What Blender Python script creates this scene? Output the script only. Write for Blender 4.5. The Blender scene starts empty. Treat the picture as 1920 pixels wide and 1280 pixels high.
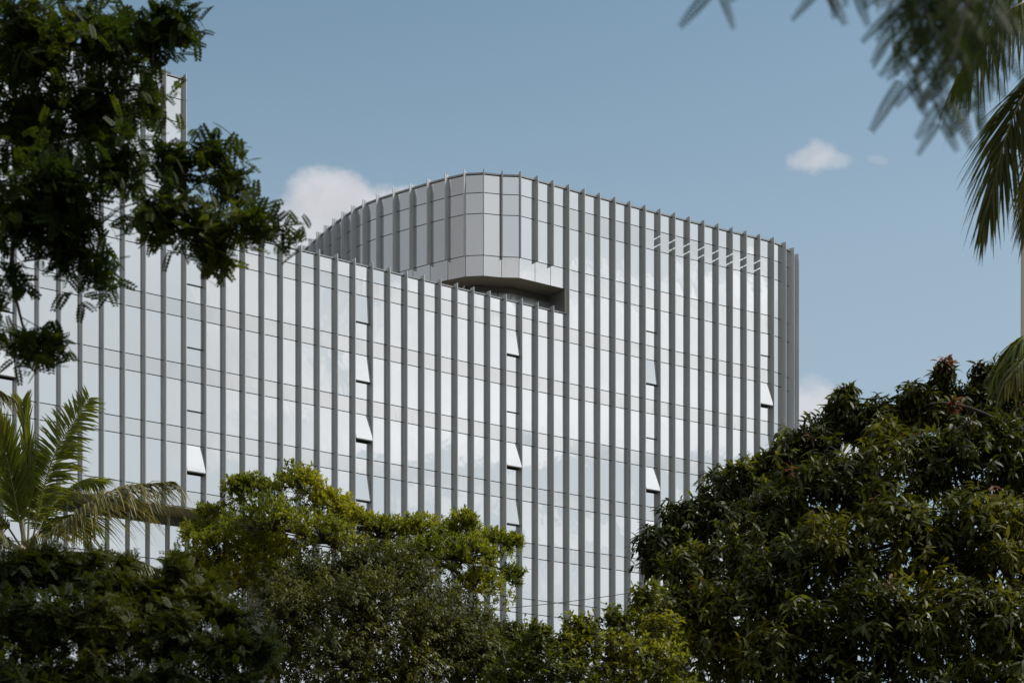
import bpy, math, random
import numpy as np
from mathutils import Vector

R = math.radians
sc = bpy.context.scene
COL = sc.collection

# ------------------------------------------------------------------ camera, sky, sun, exposure
FPX, HOR, CAMZ = 3540.0, 1787.0, 1.7          # focal length and horizon row of the 1920 px photograph, eye height
cd = bpy.data.cameras.new('camera')
cam = bpy.data.objects.new('camera', cd)
COL.objects.link(cam)
cam.location = (0, 0, CAMZ)
cam.rotation_euler = (R(90), 0, 0)
cd.sensor_width = 36.0
cd.lens = 36.0 * FPX / 1920.0
cd.shift_y = (HOR - 640.0) / 1920.0
cd.clip_start = 0.1
cd.clip_end = 6000
cd.dof.use_dof = True
cd.dof.focus_distance = 105.0
cd.dof.aperture_fstop = 5.8
sc.camera = cam

SUN_AZ = R(82)      # clockwise from +Y (the view direction)
SUN_EL = R(54)
sl = bpy.data.lights.new('sun', 'SUN')
sl.energy = 4.8
sl.angle = R(0.6)
sl.color = (1.0, 0.96, 0.89)
sun = bpy.data.objects.new('sun', sl)
COL.objects.link(sun)
sdir = Vector((math.sin(SUN_AZ) * math.cos(SUN_EL), math.cos(SUN_AZ) * math.cos(SUN_EL), math.sin(SUN_EL)))
sun.rotation_euler = sdir.to_track_quat('Z', 'Y').to_euler()
sun.location = sdir * 400

sc.view_settings.view_transform = 'Standard'
sc.view_settings.look = 'None'
sc.view_settings.exposure = 0.0
sc.view_settings.gamma = 1.0
sc.view_settings.use_curve_mapping = False
sc.cycles.max_bounces = 8
sc.cycles.transparent_max_bounces = 8
sc.cycles.caustics_reflective = False
sc.cycles.caustics_refractive = False

wd = bpy.data.worlds.new('World')
sc.world = wd
wd.use_nodes = True
NT = wd.node_tree
NT.nodes.clear()


class G:
    """small node graph helper"""
    def __init__(s, nt):
        s.nt = nt

    def n(s, typ, **kw):
        nd = s.nt.nodes.new(typ)
        for k, v in kw.items():
            setattr(nd, k, v)
        return nd

    def put(s, sock, v):
        if hasattr(v, 'is_output'):
            s.nt.links.new(v, sock)
        elif isinstance(v, (tuple, list)) and len(v) == 3 and sock.type == 'RGBA':
            sock.default_value = (*v, 1)
        else:
            sock.default_value = v

    def m(s, op, a, b=None, c=None, clamp=False):
        nd = s.n('ShaderNodeMath', operation=op, use_clamp=clamp)
        s.put(nd.inputs[0], a)
        if b is not None:
            s.put(nd.inputs[1], b)
        if c is not None:
            s.put(nd.inputs[2], c)
        return nd.outputs[0]

    def vm(s, op, a, b=None, scale=None):
        nd = s.n('ShaderNodeVectorMath', operation=op)
        s.put(nd.inputs[0], a)
        if b is not None:
            s.put(nd.inputs[1], b)
        if scale is not None:
            s.put(nd.inputs['Scale'], scale)
        return nd.outputs['Value'] if op in ('DOT_PRODUCT', 'LENGTH', 'DISTANCE') else nd.outputs[0]

    def sep(s, v):
        nd = s.n('ShaderNodeSeparateXYZ')
        s.put(nd.inputs[0], v)
        return nd.outputs

    def comb(s, x, y, z):
        nd = s.n('ShaderNodeCombineXYZ')
        for k, v in enumerate((x, y, z)):
            s.put(nd.inputs[k], v)
        return nd.outputs[0]

    def noise(s, vec, scale, detail=4, rough=0.55, dist=0.0):
        nd = s.n('ShaderNodeTexNoise')
        s.put(nd.inputs['Vector'], vec)
        nd.inputs['Scale'].default_value = scale
        nd.inputs['Detail'].default_value = detail
        nd.inputs['Roughness'].default_value = rough
        nd.inputs['Distortion'].default_value = dist
        return nd.outputs[0], nd.outputs[1]

    def smooth(s, v, a, b, lo=0.0, hi=1.0):
        nd = s.n('ShaderNodeMapRange', interpolation_type='SMOOTHSTEP')
        s.put(nd.inputs[0], v)
        for k, q in zip((1, 2, 3, 4), (a, b, lo, hi)):
            s.put(nd.inputs[k], q)
        return nd.outputs[0]

    def lin(s, v, a, b, lo=0.0, hi=1.0):
        nd = s.n('ShaderNodeMapRange')
        s.put(nd.inputs[0], v)
        for k, q in zip((1, 2, 3, 4), (a, b, lo, hi)):
            s.put(nd.inputs[k], q)
        return nd.outputs[0]

    def mix(s, f, a, b, mode='MIX'):
        nd = s.n('ShaderNodeMix', data_type='RGBA', blend_type=mode)
        s.put(nd.inputs[0], f)
        s.put(nd.inputs[6], a)
        s.put(nd.inputs[7], b)
        return nd.outputs[2]


def build_world():
    g = G(NT)
    out = g.n('ShaderNodeOutputWorld')
    bg = g.n('ShaderNodeBackground')
    STR = 0.10
    bg.inputs[1].default_value = STR
    NT.links.new(bg.outputs[0], out.inputs[0])
    d = g.n('ShaderNodeTexCoord').outputs['Generated']
    sky = g.n('ShaderNodeTexSky', sky_type='NISHITA')
    sky.sun_disc = False
    sky.sun_elevation = SUN_EL
    sky.sun_rotation = SUN_AZ
    sky.altitude = 0
    sky.air_density = 1.0
    sky.dust_density = 1.6
    sky.ozone_density = 1.4
    hs = g.n('ShaderNodeHueSaturation')
    hs.inputs['Hue'].default_value = 0.49
    hs.inputs['Saturation'].default_value = 0.93
    hs.inputs['Value'].default_value = SKYV
    NT.links.new(sky.outputs[0], hs.inputs['Color'])
    skyc = g.mix(1.0, hs.outputs[0], SKYTINT, 'MULTIPLY')
    x, y, z = g.sep(d)[0], g.sep(d)[1], g.sep(d)[2]
    # pale low air
    skyc = g.mix(g.smooth(z, 0.47, 0.25, 0.0, 0.80), skyc, (0.382 / STR, 0.490 / STR, 0.603 / STR))
    # --- cumulus seen over the roofs: soft lobes broken up by noise, placed by direction
    yy = g.m('MAXIMUM', y, 0.05)
    u, v = g.m('DIVIDE', x, yy), g.m('DIVIDE', z, yy)
    nv, nc = g.noise(g.comb(u, v, 0.0), 42.0, 6, 0.6)
    off = g.vm('SCALE', g.vm('SUBTRACT', nc, (0.5, 0.5, 0.5)), scale=0.020)
    uo = g.m('ADD', u, g.sep(off)[0])
    vo = g.m('ADD', v, g.sep(off)[1])
    tot = None
    for (px, py, rx, ry, a) in CLOUDS:
        cu, cv, ru, rv = (px - 960) / FPX, (HOR - py) / FPX, rx / FPX, ry / FPX
        du = g.m('DIVIDE', g.m('SUBTRACT', uo, cu), ru)
        dv = g.m('DIVIDE', g.m('SUBTRACT', vo, cv), rv)
        r2 = g.m('ADD', g.m('MULTIPLY', du, du), g.m('MULTIPLY', dv, dv))
        f = g.m('MULTIPLY', g.smooth(r2, 1.45, 0.15), a)
        # union of soft lobes
        tot = f if tot is None else g.m('SUBTRACT', g.m('ADD', tot, f), g.m('MULTIPLY', tot, f))
    tot = g.m('MULTIPLY', tot, g.smooth(y, 0.3, 0.6), clamp=True)
    shade = g.lin(nv, 0.3, 0.7, 0.90, 1.06)
    ccol = g.vm('SCALE', (0.645 / STR, 0.655 / STR, 0.695 / STR), scale=shade)
    c1 = g.mix(tot, skyc, ccol)
    # --- broken cloud deck on the sunny side and behind the camera (what the glass mirrors)
    zz = g.m('ADD', g.m('MAXIMUM', z, 0.0), 0.22)
    pl = g.vm('ADD', g.comb(g.m('DIVIDE', x, zz), g.m('DIVIDE', y, zz), 0.0), CLOUD_SHIFT)
    n1, _ = g.noise(pl, 1.55, 7, 0.54, 0.3)
    n2, _ = g.noise(g.vm('ADD', pl, (7.3, 2.1, 0.0)), 4.2, 6, 0.58, 0.2)
    back = g.smooth(y, 0.62, 0.05)
    cov = g.m('ADD', n1, g.m('MULTIPLY', g.m('SUBTRACT', n2, 0.5), 0.35))
    low = g.smooth(z, 0.75, 0.25, 0.09, 0.05)
    cov = g.m('ADD', cov, low)
    cf = g.m('MULTIPLY', g.smooth(cov, 0.455, 0.60), back)
    sd = g.vm('DOT_PRODUCT', d, tuple(Vector((math.sin(SUN_AZ), math.cos(SUN_AZ), 0.25)).normalized()))
    lum = g.smooth(sd, -0.75, 0.80, 0.46, 1.14)
    lum = g.m('MULTIPLY', lum, g.lin(n2, 0.32, 0.68, 0.80, 1.10))
    lum = g.m('MULTIPLY', lum, g.lin(sd, 0.66, 0.93, 0.78, 1.0))
    deck = g.vm('SCALE', (1.0 / STR, 0.995 / STR, 1.0 / STR), scale=lum)
    veil = g.m('MULTIPLY', back, 0.88)          # thin haze between the clouds
    c2 = g.mix(veil, c1, g.vm('SCALE', g.mix(g.smooth(sd, -0.3, 0.6), (0.925 / STR, 0.965 / STR, 0.995 / STR), (0.915 / STR, 0.968 / STR, 0.995 / STR)), scale=g.smooth(sd, -0.75, 0.80, 0.42, 0.77)))
    # --- unseen cumulus added on the sunny side, shaped for what the glass mirrors
    a2 = g.m('ARCTAN2', g.m('MULTIPLY', y, -1.0), x)
    U = g.m('SUBTRACT', 0.370, a2)
    V = g.m('DIVIDE', z, g.m('SQRT', g.m('ADD', g.m('MULTIPLY', x, x), g.m('MULTIPLY', y, y))))
    win = g.m('MULTIPLY', g.smooth(g.m('ABSOLUTE', U), 0.62, 0.36), g.smooth(V, 0.75, 0.5))
    bn, bc = g.noise(g.comb(U, V, 3.0), 15.0, 7, 0.58)
    bo = g.vm('SCALE', g.vm('SUBTRACT', bc, (0.5, 0.5, 0.5)), scale=0.105)
    Ud, Vd = g.m('ADD', U, g.sep(bo)[0]), g.m('ADD', V, g.sep(bo)[1])
    mirror_cloud = None
    for (px, py, rx, ry, a) in MIRROR_CLOUDS:
        du = g.m('DIVIDE', g.m('SUBTRACT', Ud, (px - 960) / FPX), rx / FPX)
        dv = g.m('DIVIDE', g.m('SUBTRACT', Vd, (HOR - py) / FPX), ry / FPX)
        f = g.m('MULTIPLY', g.smooth(g.m('ADD', g.m('MULTIPLY', du, du), g.m('MULTIPLY', dv, dv)), 1.15, 0.50), a)
        mirror_cloud = f if mirror_cloud is None else g.m('SUBTRACT', g.m('ADD', mirror_cloud, f), g.m('MULTIPLY', mirror_cloud, f))
    mirror_cloud = g.m('MULTIPLY', mirror_cloud, win, clamp=True)
    cf = g.m('MULTIPLY', cf, g.m('SUBTRACT', 1.0, g.m('MULTIPLY', win, 0.82)))
    c3 = g.mix(cf, c2, deck)
    blum = g.m('MULTIPLY', g.lin(bn, 0.3, 0.7, 0.87, 1.13), g.smooth(U, -0.22, 0.06, 0.72, 1.07))
    c3 = g.mix(mirror_cloud, c3, g.vm('SCALE', (1.0 / STR, 0.993 / STR, 1.0 / STR), scale=blum))
    NT.links.new(c3, bg.inputs[0])


SKYV = 1.24
SKYTINT = (0.92, 0.985, 0.915)
CLOUDS = [(600, 365, 62, 52, 0.95), (650, 372, 62, 46, 0.9), (560, 415, 70, 55, 0.8), (690, 392, 80, 52, 0.9), (620, 470, 150, 80, 0.85),
          (752, 378, 52, 34, 0.75), (1520, 296, 46, 27, 0.6), (1555, 310, 46, 18, 0.45), (1642, 302, 20, 12, 0.18),
          (1535, 785, 78, 70, 0.95), (1500, 850, 80, 70, .9), (1620, 850, 110, 60, 0.9)]
CLOUD_SHIFT = (3.1, 0.4, 0.0)
MIRROR_CLOUDS = [(1180, 700, 330, 105, 1.0), (1420, 680, 150, 80, .95), (930, 690, 190, 120, 1.0), (780, 760, 170, 110, .95), (600, 650, 130, 170, .85), (480, 800, 140, 130, .6),
        (1000, 800, 180, 80, .8), (1250, 860, 190, 70, .75), (1060, 560, 90, 40, .5), (1290, 500, 130, 40, .35), (830, 600, 110, 70, .8), (640, 880, 150, 60, .5), (980, 960, 150, 40, .5), (180, 640, 160, 60, .35),
        (1150, 1060, 260, 40, .35), (700, -150, 300, 170, .85), (1000, -120, 270, 160, .95), (1270, -140, 250, 170, .95), (350, -150, 300, 150, .75)]  # added cloud lobes, laid out for their reflection in the facade
build_world()

# ------------------------------------------------------------------ object helpers
def wpt(px, py, d):
    """a point d metres in front of the camera, on the sight line of a pixel of the photograph"""
    return np.array(((px - 960) / FPX * d, d, CAMZ + (HOR - py) / FPX * d))


def tag(o, label=None, cat=None, group=None, kind=None):
    if label: o['label'] = label
    if cat: o['category'] = cat
    if group: o['group'] = group
    if kind: o['kind'] = kind
    return o


def empty(name, loc=(0, 0, 0)):
    o = bpy.data.objects.new(name, None)
    o.empty_display_size = 0.5
    o.location = loc
    COL.objects.link(o)
    return o


def link(name, me, parent=None):
    o = bpy.data.objects.new(name, me)
    COL.objects.link(o)
    if parent is not None:
        o.parent = parent
        o.matrix_parent_inverse.identity()
        o.location = -Vector(parent.location)      # meshes are written in world space
        if parent.parent is not None:
            o.location = (0, 0, 0)
    return o


class MB:
    """collects polygons in world space, builds ONE mesh object"""
    def __init__(s):
        s.v, s.f, s.mi = [], [], []

    def quad(s, a, b, c, d, mi=0):
        k = len(s.v)
        s.v += [tuple(map(float, p)) for p in (a, b, c, d)]
        s.f.append((k, k + 1, k + 2, k + 3))
        s.mi.append(mi)

    def poly(s, pts, mi=0):
        k = len(s.v)
        s.v += [tuple(map(float, p)) for p in pts]
        s.f.append(tuple(range(k, k + len(pts))))
        s.mi.append(mi)

    def hexa(s, p, mi=0):
        """p: 8 points, bottom ring 0-3 and top ring 4-7"""
        k = len(s.v)
        s.v += [tuple(map(float, q)) for q in p]
        for f in ((3, 2, 1, 0), (4, 5, 6, 7), (0, 1, 5, 4), (1, 2, 6, 5), (2, 3, 7, 6), (3, 0, 4, 7)):
            s.f.append(tuple(k + i for i in f))
            s.mi.append(mi)

    def prism(s, ring, z0, z1, mi=0, cap_b=True, cap_t=True, mi_b=None, mi_t=None):
        n = len(ring)
        k = len(s.v)
        s.v += [(float(p[0]), float(p[1]), z0) for p in ring] + [(float(p[0]), float(p[1]), z1) for p in ring]
        for i in range(n):
            j = (i + 1) % n
            s.f.append((k + i, k + j, k + n + j, k + n + i))
            s.mi.append(mi)
        if cap_b:
            s.f.append(tuple(k + i for i in reversed(range(n))))
            s.mi.append(mi if mi_b is None else mi_b)
        if cap_t:
            s.f.append(tuple(k + n + i for i in range(n)))
            s.mi.append(mi if mi_t is None else mi_t)

    def tube(s, pts, rad, seg=7, mi=0):
        pts = [np.array(p, float) for p in pts]
        k0 = len(s.v)
        ref = np.array((0.31, 0.17, 0.93))
        for i, p in enumerate(pts):
            t = pts[min(i + 1, len(pts) - 1)] - pts[max(i - 1, 0)]
            t = t / (np.linalg.norm(t) + 1e-9)
            a = np.cross(t, ref)
            if np.linalg.norm(a) < 0.1:
                a = np.cross(t, (1, 0, 0))
            a /= np.linalg.norm(a)
            b = np.cross(t, a)
            for q in range(seg):
                w = 2 * math.pi * q / seg
                s.v.append(tuple(p + rad[i] * (math.cos(w) * a + math.sin(w) * b)))
        for i in range(len(pts) - 1):
            for q in range(seg):
                q2 = (q + 1) % seg
                s.f.append((k0 + i * seg + q, k0 + i * seg + q2, k0 + (i + 1) * seg + q2, k0 + (i + 1) * seg + q))
                s.mi.append(mi)
        s.f.append(tuple(k0 + q for q in range(seg)))
        s.mi.append(mi)
        s.f.append(tuple(k0 + (len(pts) - 1) * seg + q for q in range(seg)))
        s.mi.append(mi)

    def build(s, name, mats, parent=None, smooth=False):
        me = bpy.data.meshes.new(name)
        me.from_pydata(s.v, [], s.f)
        for m in (mats if isinstance(mats, (list, tuple)) else [mats]):
            me.materials.append(m)
        me.polygons.foreach_set('material_index', s.mi)
        if smooth:
            me.polygons.foreach_set('use_smooth', [True] * len(s.f))
        me.update()
        return link(name, me, parent)


def quads_mesh(name, V, F, mats, MI=None, parent=None, smooth=False):
    """numpy arrays of vertices (n,3) and quads (m,4) -> one object"""
    me = bpy.data.meshes.new(name)
    nv, nf = len(V), len(F)
    me.vertices.add(nv)
    me.vertices.foreach_set('co', np.ascontiguousarray(V, dtype=np.float32).ravel())
    me.loops.add(nf * 4)
    me.loops.foreach_set('vertex_index', np.ascontiguousarray(F, dtype=np.int32).ravel())
    me.polygons.add(nf)
    me.polygons.foreach_set('loop_start', np.arange(0, nf * 4, 4, dtype=np.int32))
    me.polygons.foreach_set('loop_total', np.full(nf, 4, dtype=np.int32))
    for m in mats:
        me.materials.append(m)
    if MI is not None:
        me.polygons.foreach_set('material_index', np.ascontiguousarray(MI, dtype=np.int32))
    if smooth:
        me.polygons.foreach_set('use_smooth', np.ones(nf, dtype=bool))
    me.update(calc_edges=True)
    me.validate()
    return link(name, me, parent)


def crspline(pts, n):
    pts = np.array(pts, float)
    p = np.vstack([2 * pts[0] - pts[1], pts, 2 * pts[-1] - pts[-2]])
    out = []
    segs = len(pts) - 1
    for t in np.linspace(0, segs, n):
        k = min(int(t), segs - 1)
        u = t - k
        a, b_, c, d = p[k], p[k + 1], p[k + 2], p[k + 3]
        out.append(0.5 * ((2 * b_) + (c - a) * u + (2 * a - 5 * b_ + 4 * c - d) * u * u + (3 * b_ - a - 3 * c + d) * u ** 3))
    return np.array(out)


# ------------------------------------------------------------------ materials
def new_mat(name):
    m = bpy.data.materials.new(name)
    m.use_nodes = True
    nt = m.node_tree
    p = nt.nodes['Principled BSDF']
    return m, G(nt), p


def metal_paint(name, col, rough=0.45, metallic=0.25, var=0.10):
    m, g, p = new_mat(name)
    co = g.n('ShaderNodeTexCoord').outputs['Object']
    sx, sy, sz = g.sep(co)[0], g.sep(co)[1], g.sep(co)[2]
    n, _ = g.noise(g.comb(g.m('MULTIPLY', sx, 3.0), g.m('MULTIPLY', sy, 3.0), g.m('MULTIPLY', sz, 0.25)), 1.0, 4, 0.6)
    c = g.vm('SCALE', col, scale=g.lin(n, 0.25, 0.75, 1 - var, 1 + var))
    m.node_tree.links.new(c, p.inputs['Base Color'])
    p.inputs['Roughness'].default_value = rough
    p.inputs['Metallic'].default_value = metallic
    return m


def mirror_glass(name, col, rough, dirt):
    """coated curtain wall glass, with faint vertical rain streaks"""
    m, g, p = new_mat(name)
    geo = g.n('ShaderNodeNewGeometry')
    pos = geo.outputs['Position']
    sx, sy, sz = g.sep(pos)[0], g.sep(pos)[1], g.sep(pos)[2]
    st, _ = g.noise(g.comb(g.m('MULTIPLY', sx, 5.0), g.m('MULTIPLY', sy, 5.0), g.m('MULTIPLY', sz, 0.35)), 1.0, 4, 0.65)
    bl, _ = g.noise(pos, 0.35, 3, 0.5)
    isl = geo.outputs['Random Per Island']
    dirtf = g.m('MULTIPLY', g.smooth(st, 0.48, 0.75), g.smooth(bl, 0.4, 0.7))
    dirtf = g.m('MULTIPLY', dirtf, dirt)
    base = g.vm('SCALE', col, scale=g.lin(isl, 0, 1, 0.945, 1.02))
    c = g.mix(dirtf, base, (0.42, 0.40, 0.37))
    m.node_tree.links.new(c, p.inputs['Base Color'])
    p.inputs['Metallic'].default_value = 1.0
    m.node_tree.links.new(g.m('ADD', g.m('MULTIPLY', dirtf, 0.35), rough), p.inputs['Roughness'])
    # roller-wave of heat treated glass
    wv, _ = g.noise(g.comb(g.m('MULTIPLY', sx, 0.9), g.m('MULTIPLY', sy, 0.9), g.m('MULTIPLY', sz, 0.7)), 1.0, 2, 0.5)
    b = g.n('ShaderNodeBump')
    b.inputs['Strength'].default_value = 0.25
    b.inputs['Distance'].default_value = 0.012
    m.node_tree.links.new(wv, b.inputs['Height'])
    m.node_tree.links.new(b.outputs[0], p.inputs['Normal'])
    return m


def leaf_mat(name, dark, mid, light, trans=0.35, rough=0.42, spec=0.45, clump=0.6, tcol=None):
    """green varies leaf by leaf and, more slowly, from twig to twig"""
    m, g, p = new_mat(name)
    nt = m.node_tree
    geo = g.n('ShaderNodeNewGeometry')
    r = geo.outputs['Random Per Island']
    n, _ = g.noise(geo.outputs['Position'], clump, 3, 0.6)
    f = g.m('ADD', g.m('MULTIPLY', r, 0.42), g.lin(n, 0.34, 0.66, -0.15, 0.75), clamp=True)
    cr = g.n('ShaderNodeValToRGB')
    e = cr.color_ramp.elements
    e[0].position, e[0].color = 0.0, (*dark, 1)
    e[1].position, e[1].color = 1.0, (*light, 1)
    k = e.new(0.55)
    k.color = (*mid, 1)
    nt.links.new(f, cr.inputs[0])
    nt.links.new(cr.outputs[0], p.inputs['Base Color'])
    p.inputs['Roughness'].default_value = rough
    p.inputs['Specular IOR Level'].default_value = spec
    tr = g.n('ShaderNodeBsdfTranslucent')
    tc = g.mix(1.0, cr.outputs[0], tcol or (1.9, 1.75, 0.55), 'MULTIPLY')
    nt.links.new(tc, tr.inputs[0])
    mx = g.n('ShaderNodeMixShader')
    mx.inputs[0].default_value = trans
    nt.links.new(p.outputs[0], mx.inputs[1])
    nt.links.new(tr.outputs[0], mx.inputs[2])
    nt.links.new(mx.outputs[0], nt.nodes['Material Output'].inputs[0])
    return m


def bark_mat(name, col):
    m, g, p = new_mat(name)
    co = g.n('ShaderNodeTexCoord').outputs['Object']
    n, _ = g.noise(co, 9.0, 6, 0.65)
    c = g.vm('SCALE', col, scale=g.lin(n, 0.3, 0.7, 0.55, 1.4))
    m.node_tree.links.new(c, p.inputs['Base Color'])
    p.inputs['Roughness'].default_value = 0.9
    b = g.n('ShaderNodeBump')
    b.inputs['Distance'].default_value = 0.02
    m.node_tree.links.new(n, b.inputs['Height'])
    m.node_tree.links.new(b.outputs[0], p.inputs['Normal'])
    return m


M = {}
M['glass'] = mirror_glass('vision glass', (0.80, 0.825, 0.84), 0.015, 0.07)
M['spandrel'] = mirror_glass('spandrel glass', (0.755, 0.765, 0.77), 0.05, 0.30)
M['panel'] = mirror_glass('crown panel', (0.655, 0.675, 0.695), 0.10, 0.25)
M['fin'] = metal_paint('grey fin paint', (0.455, 0.485, 0.52), 0.40, 0.18, 0.16)
M['joint'] = metal_paint('dark joint', (0.075, 0.073, 0.073), 0.6, 0.0)
M['cap'] = metal_paint('cap metal', (0.30, 0.31, 0.33), 0.4, 0.4)
M['soffit'] = metal_paint('soffit panels', (0.30, 0.27, 0.235), 0.5, 0.1)
M['frame'] = metal_paint('dark window frame', (0.13, 0.135, 0.14), 0.45, 0.3)
M['concrete'] = metal_paint('roof concrete', (0.33, 0.32, 0.31), 0.85, 0.0)
M['darkglass'] = mirror_glass('recess glass', (0.50, 0.52, 0.535), 0.08, 0.3)
M['recess'] = metal_paint('recess panels', (0.30, 0.315, 0.33), 0.22, 0.45)
M['steel'] = metal_paint('pale steel', (0.55, 0.52, 0.48), 0.5, 0.2)

# ------------------------------------------------------------------ ground
def build_ground():
    m, g, p = new_mat('grass and soil')
    pos = g.n('ShaderNodeNewGeometry').outputs['Position']
    n, _ = g.noise(pos, 0.35, 8, 0.65)
    m.node_tree.links.new(g.mix(g.smooth(n, 0.4, 0.62), (0.055, 0.075, 0.025), (0.14, 0.11, 0.075)), p.inputs['Base Color'])
    p.inputs['Roughness'].default_value = 0.95
    b = MB()
    S = 2500
    b.quad((-S, -S, 0), (S, -S, 0), (S, S, 0), (-S, S, 0))
    o = b.build('ground', m)
    tag(o, kind='structure')


build_ground()

# ------------------------------------------------------------------ the office building
H = 4.2
def ZN(n):
    return CAMZ + n * H

FIN_X = {0: 1061.6}
for k, x in enumerate([1031.7, 1001.4, 972.75, 943.1, 913.5, 883.1, 852.8, 821.5, 790.4, 758.5, 726.25, 693.6, 661, 627.9, 593.75, 559.6, 525.3, 489.7,
                       454, 418, 381.8, 344.3, 306.8, 268.9, 229.6, 190.7, 150.4, 109.9, 68.8, 27.6]):
    FIN_X[-1 - k] = x
for k, x in enumerate([1090.9, 1120.1, 1148.8, 1176.75, 1205, 1233, 1260.4, 1287.7, 1314.7, 1341.3, 1367.7, 1394, 1419.6, 1445.0]):
    FIN_X[1 + k] = x
ii = np.array(sorted(FIN_X))
xx = np.array([FIN_X[i] for i in ii])
cx = np.polyfit(ii, xx, 5)
ya = np.polyfit([30, 191, 304, 416, 449, 666, 872, 1056, 1241, 1451], [746.9, 775, 794, 812.4, 818.8, 857, 893.6, 923.9, 952.4, 985], 3)
I0, I1 = -34, 14


def ppf(x):          # pixels per storey along the facade
    return (HOR - np.polyval(ya, x)) / 8.33


P = {}
for i in range(I0, I1 + 1):
    if i < -30:
        x = np.polyval(cx, -30) + (i + 30) * 41.6
    else:
        x = np.polyval(cx, i)
    p = ppf(x)
    P[i] = np.array(((x - 960) / p * H, FPX / p * H))
W = float(np.mean([np.linalg.norm(P[i + 1] - P[i]) for i in range(-25, 10)]))
# rounded right hand corner
heads = [43, 56, 68, 80, 92, 104, 116, 125]
for k, hd in enumerate(heads):
    P[I1 + 1 + k] = P[I1 + k] + W * np.array((math.cos(R(hd)), math.sin(R(hd))))
ILAST = I1 + len(heads)


def nrm(a, b):
    t = (b - a) / np.linalg.norm(b - a)
    return np.array((t[1], -t[0])), t          # outward normal for a chain that runs left to right


def fin_normal(chain, i):
    keys = chain
    a = keys[max(i - 1, 0)]
    b = keys[min(i + 1, len(keys) - 1)]
    return nrm(a, b)


# crown: starts flush with the facade at fin 0 and curls back to the left
CR = [P[0], P[-1], P[-2], P[-3]]
for (x, p) in [(940.6, 105.35), (906.3, 105.62), (873, 105.5), (839.8, 104.95), (806.6, 104.3), (774.3, 103.6), (743, 102.9), (712.5, 102.2), (687.5, 101.5),
               (667.2, 100.75), (649, 99.9), (632, 99.0), (616.3, 98.1), (602, 97.2), (588, 96.3)]:
    CR.append(np.array(((x - 960) / p * H, FPX / p * H)))
for k in range(3):
    CR.append(CR[-1] + (CR[-1] - CR[-2]))
CR = CR[::-1]           # left to right; CR[-1] is P[0]

ob = empty('office_building', (float(P[-10][0]), float(P[-10][1]), 0.0))
tag(ob, 'glass office building with curved curtain wall of grey vertical fins', 'office building')
rng = random.Random(5)
FIN_D, FIN_T = 0.43, 0.065


def v3(p, z):
    return np.array((p[0], p[1], z))


def make_fin(a, n, t, z0, z1, cuts=(), depth=FIN_D):
    b = MB()
    zs = [z0]
    for (c0, c1) in sorted(cuts):
        zs += [c0, c1]
    zs.append(z1)
    ht = t * FIN_T / 2
    for k in range(0, len(zs), 2):
        za, zb = zs[k], zs[k + 1]
        q = [a - ht - n * 0.04, a + ht - n * 0.04, a + ht * 0.8 + n * depth, a - ht * 0.8 + n * depth]
        b.hexa([v3(r, za) for r in q] + [v3(r, zb) for r in q])
        # shallow groove rib along the middle of both faces
        for sgn in (1, -1):
            q = [a + t * sgn * (FIN_T / 2 - 0.004) + n * 0.19, a + t * sgn * (FIN_T / 2 + 0.012) + n * 0.19,
                 a + t * sgn * (FIN_T / 2 + 0.012) + n * 0.225, a + t * sgn * (FIN_T / 2 - 0.004) + n * 0.225]
            if sgn < 0:
                q = q[::-1]
            b.hexa([v3(r, za + 0.002) for r in q] + [v3(r, zb - 0.002) for r in q])
    return b.build('fin', M['fin'], ob)


def make_bay(a, c, rows, zb, zt, skip=(), gap_side=0.018, back=True, mats=None):
    """rows: list of (z0, z1, material index)"""
    n, t = nrm(a, c)
    w = np.linalg.norm(c - a)
    b = MB()
    if back:
        q = [a - n * 0.30, c - n * 0.30, c - n * 0.045, a - n * 0.045]
        b.hexa([v3(r, zb) for r in q] + [v3(r, zt) for r in q], 2)
    for (z0, z1, mi) in rows:
        if any(abs(z0 - s) < 0.05 for s in skip):
            continue
        g0 = 0.030
        tx, tz = rng.gauss(0, 0.0022), rng.gauss(0, 0.0022)
        A, C = a + t * gap_side, c - t * gap_side
        pts = []
        for (q, zz, su, sv) in ((A, z0 + g0, -1, -1), (C, z0 + g0, 1, -1), (C, z1 - g0, 1, 1), (A, z1 - g0, -1, 1)):
            pts.append(v3(q + n * (tx * su + tz * sv), zz))
        b.quad(*pts, mi)
        # pane edge thickness
        for u_ in range(4):
            p0, p1 = pts[u_], pts[(u_ + 1) % 4]
            bk = np.array((-n[0] * 0.03, -n[1] * 0.03, 0))
            b.quad(p1, p0, p0 + bk, p1 + bk, 2)
    return b.build('glazing_bay', mats or [M['glass'], M['spandrel'], M['joint']], ob)


def regular_rows(n_bot, n_top_line):
    """storeys: spandrel between .07 and .33 (from below), tall vision pane above"""
    rows = []
    k = -1
    while k < 12:
        if k + 0.07 >= n_bot - 0.01 and k + 0.33 <= n_top_line + 0.01:
            rows.append((ZN(k + 0.07), ZN(k + 0.33), 1))
        if k + 0.33 >= n_bot - 0.01 and k + 1.07 <= n_top_line + 0.01:
            rows.append((ZN(k + 0.33), ZN(k + 1.07), 0))
        k += 1
    return rows


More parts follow.
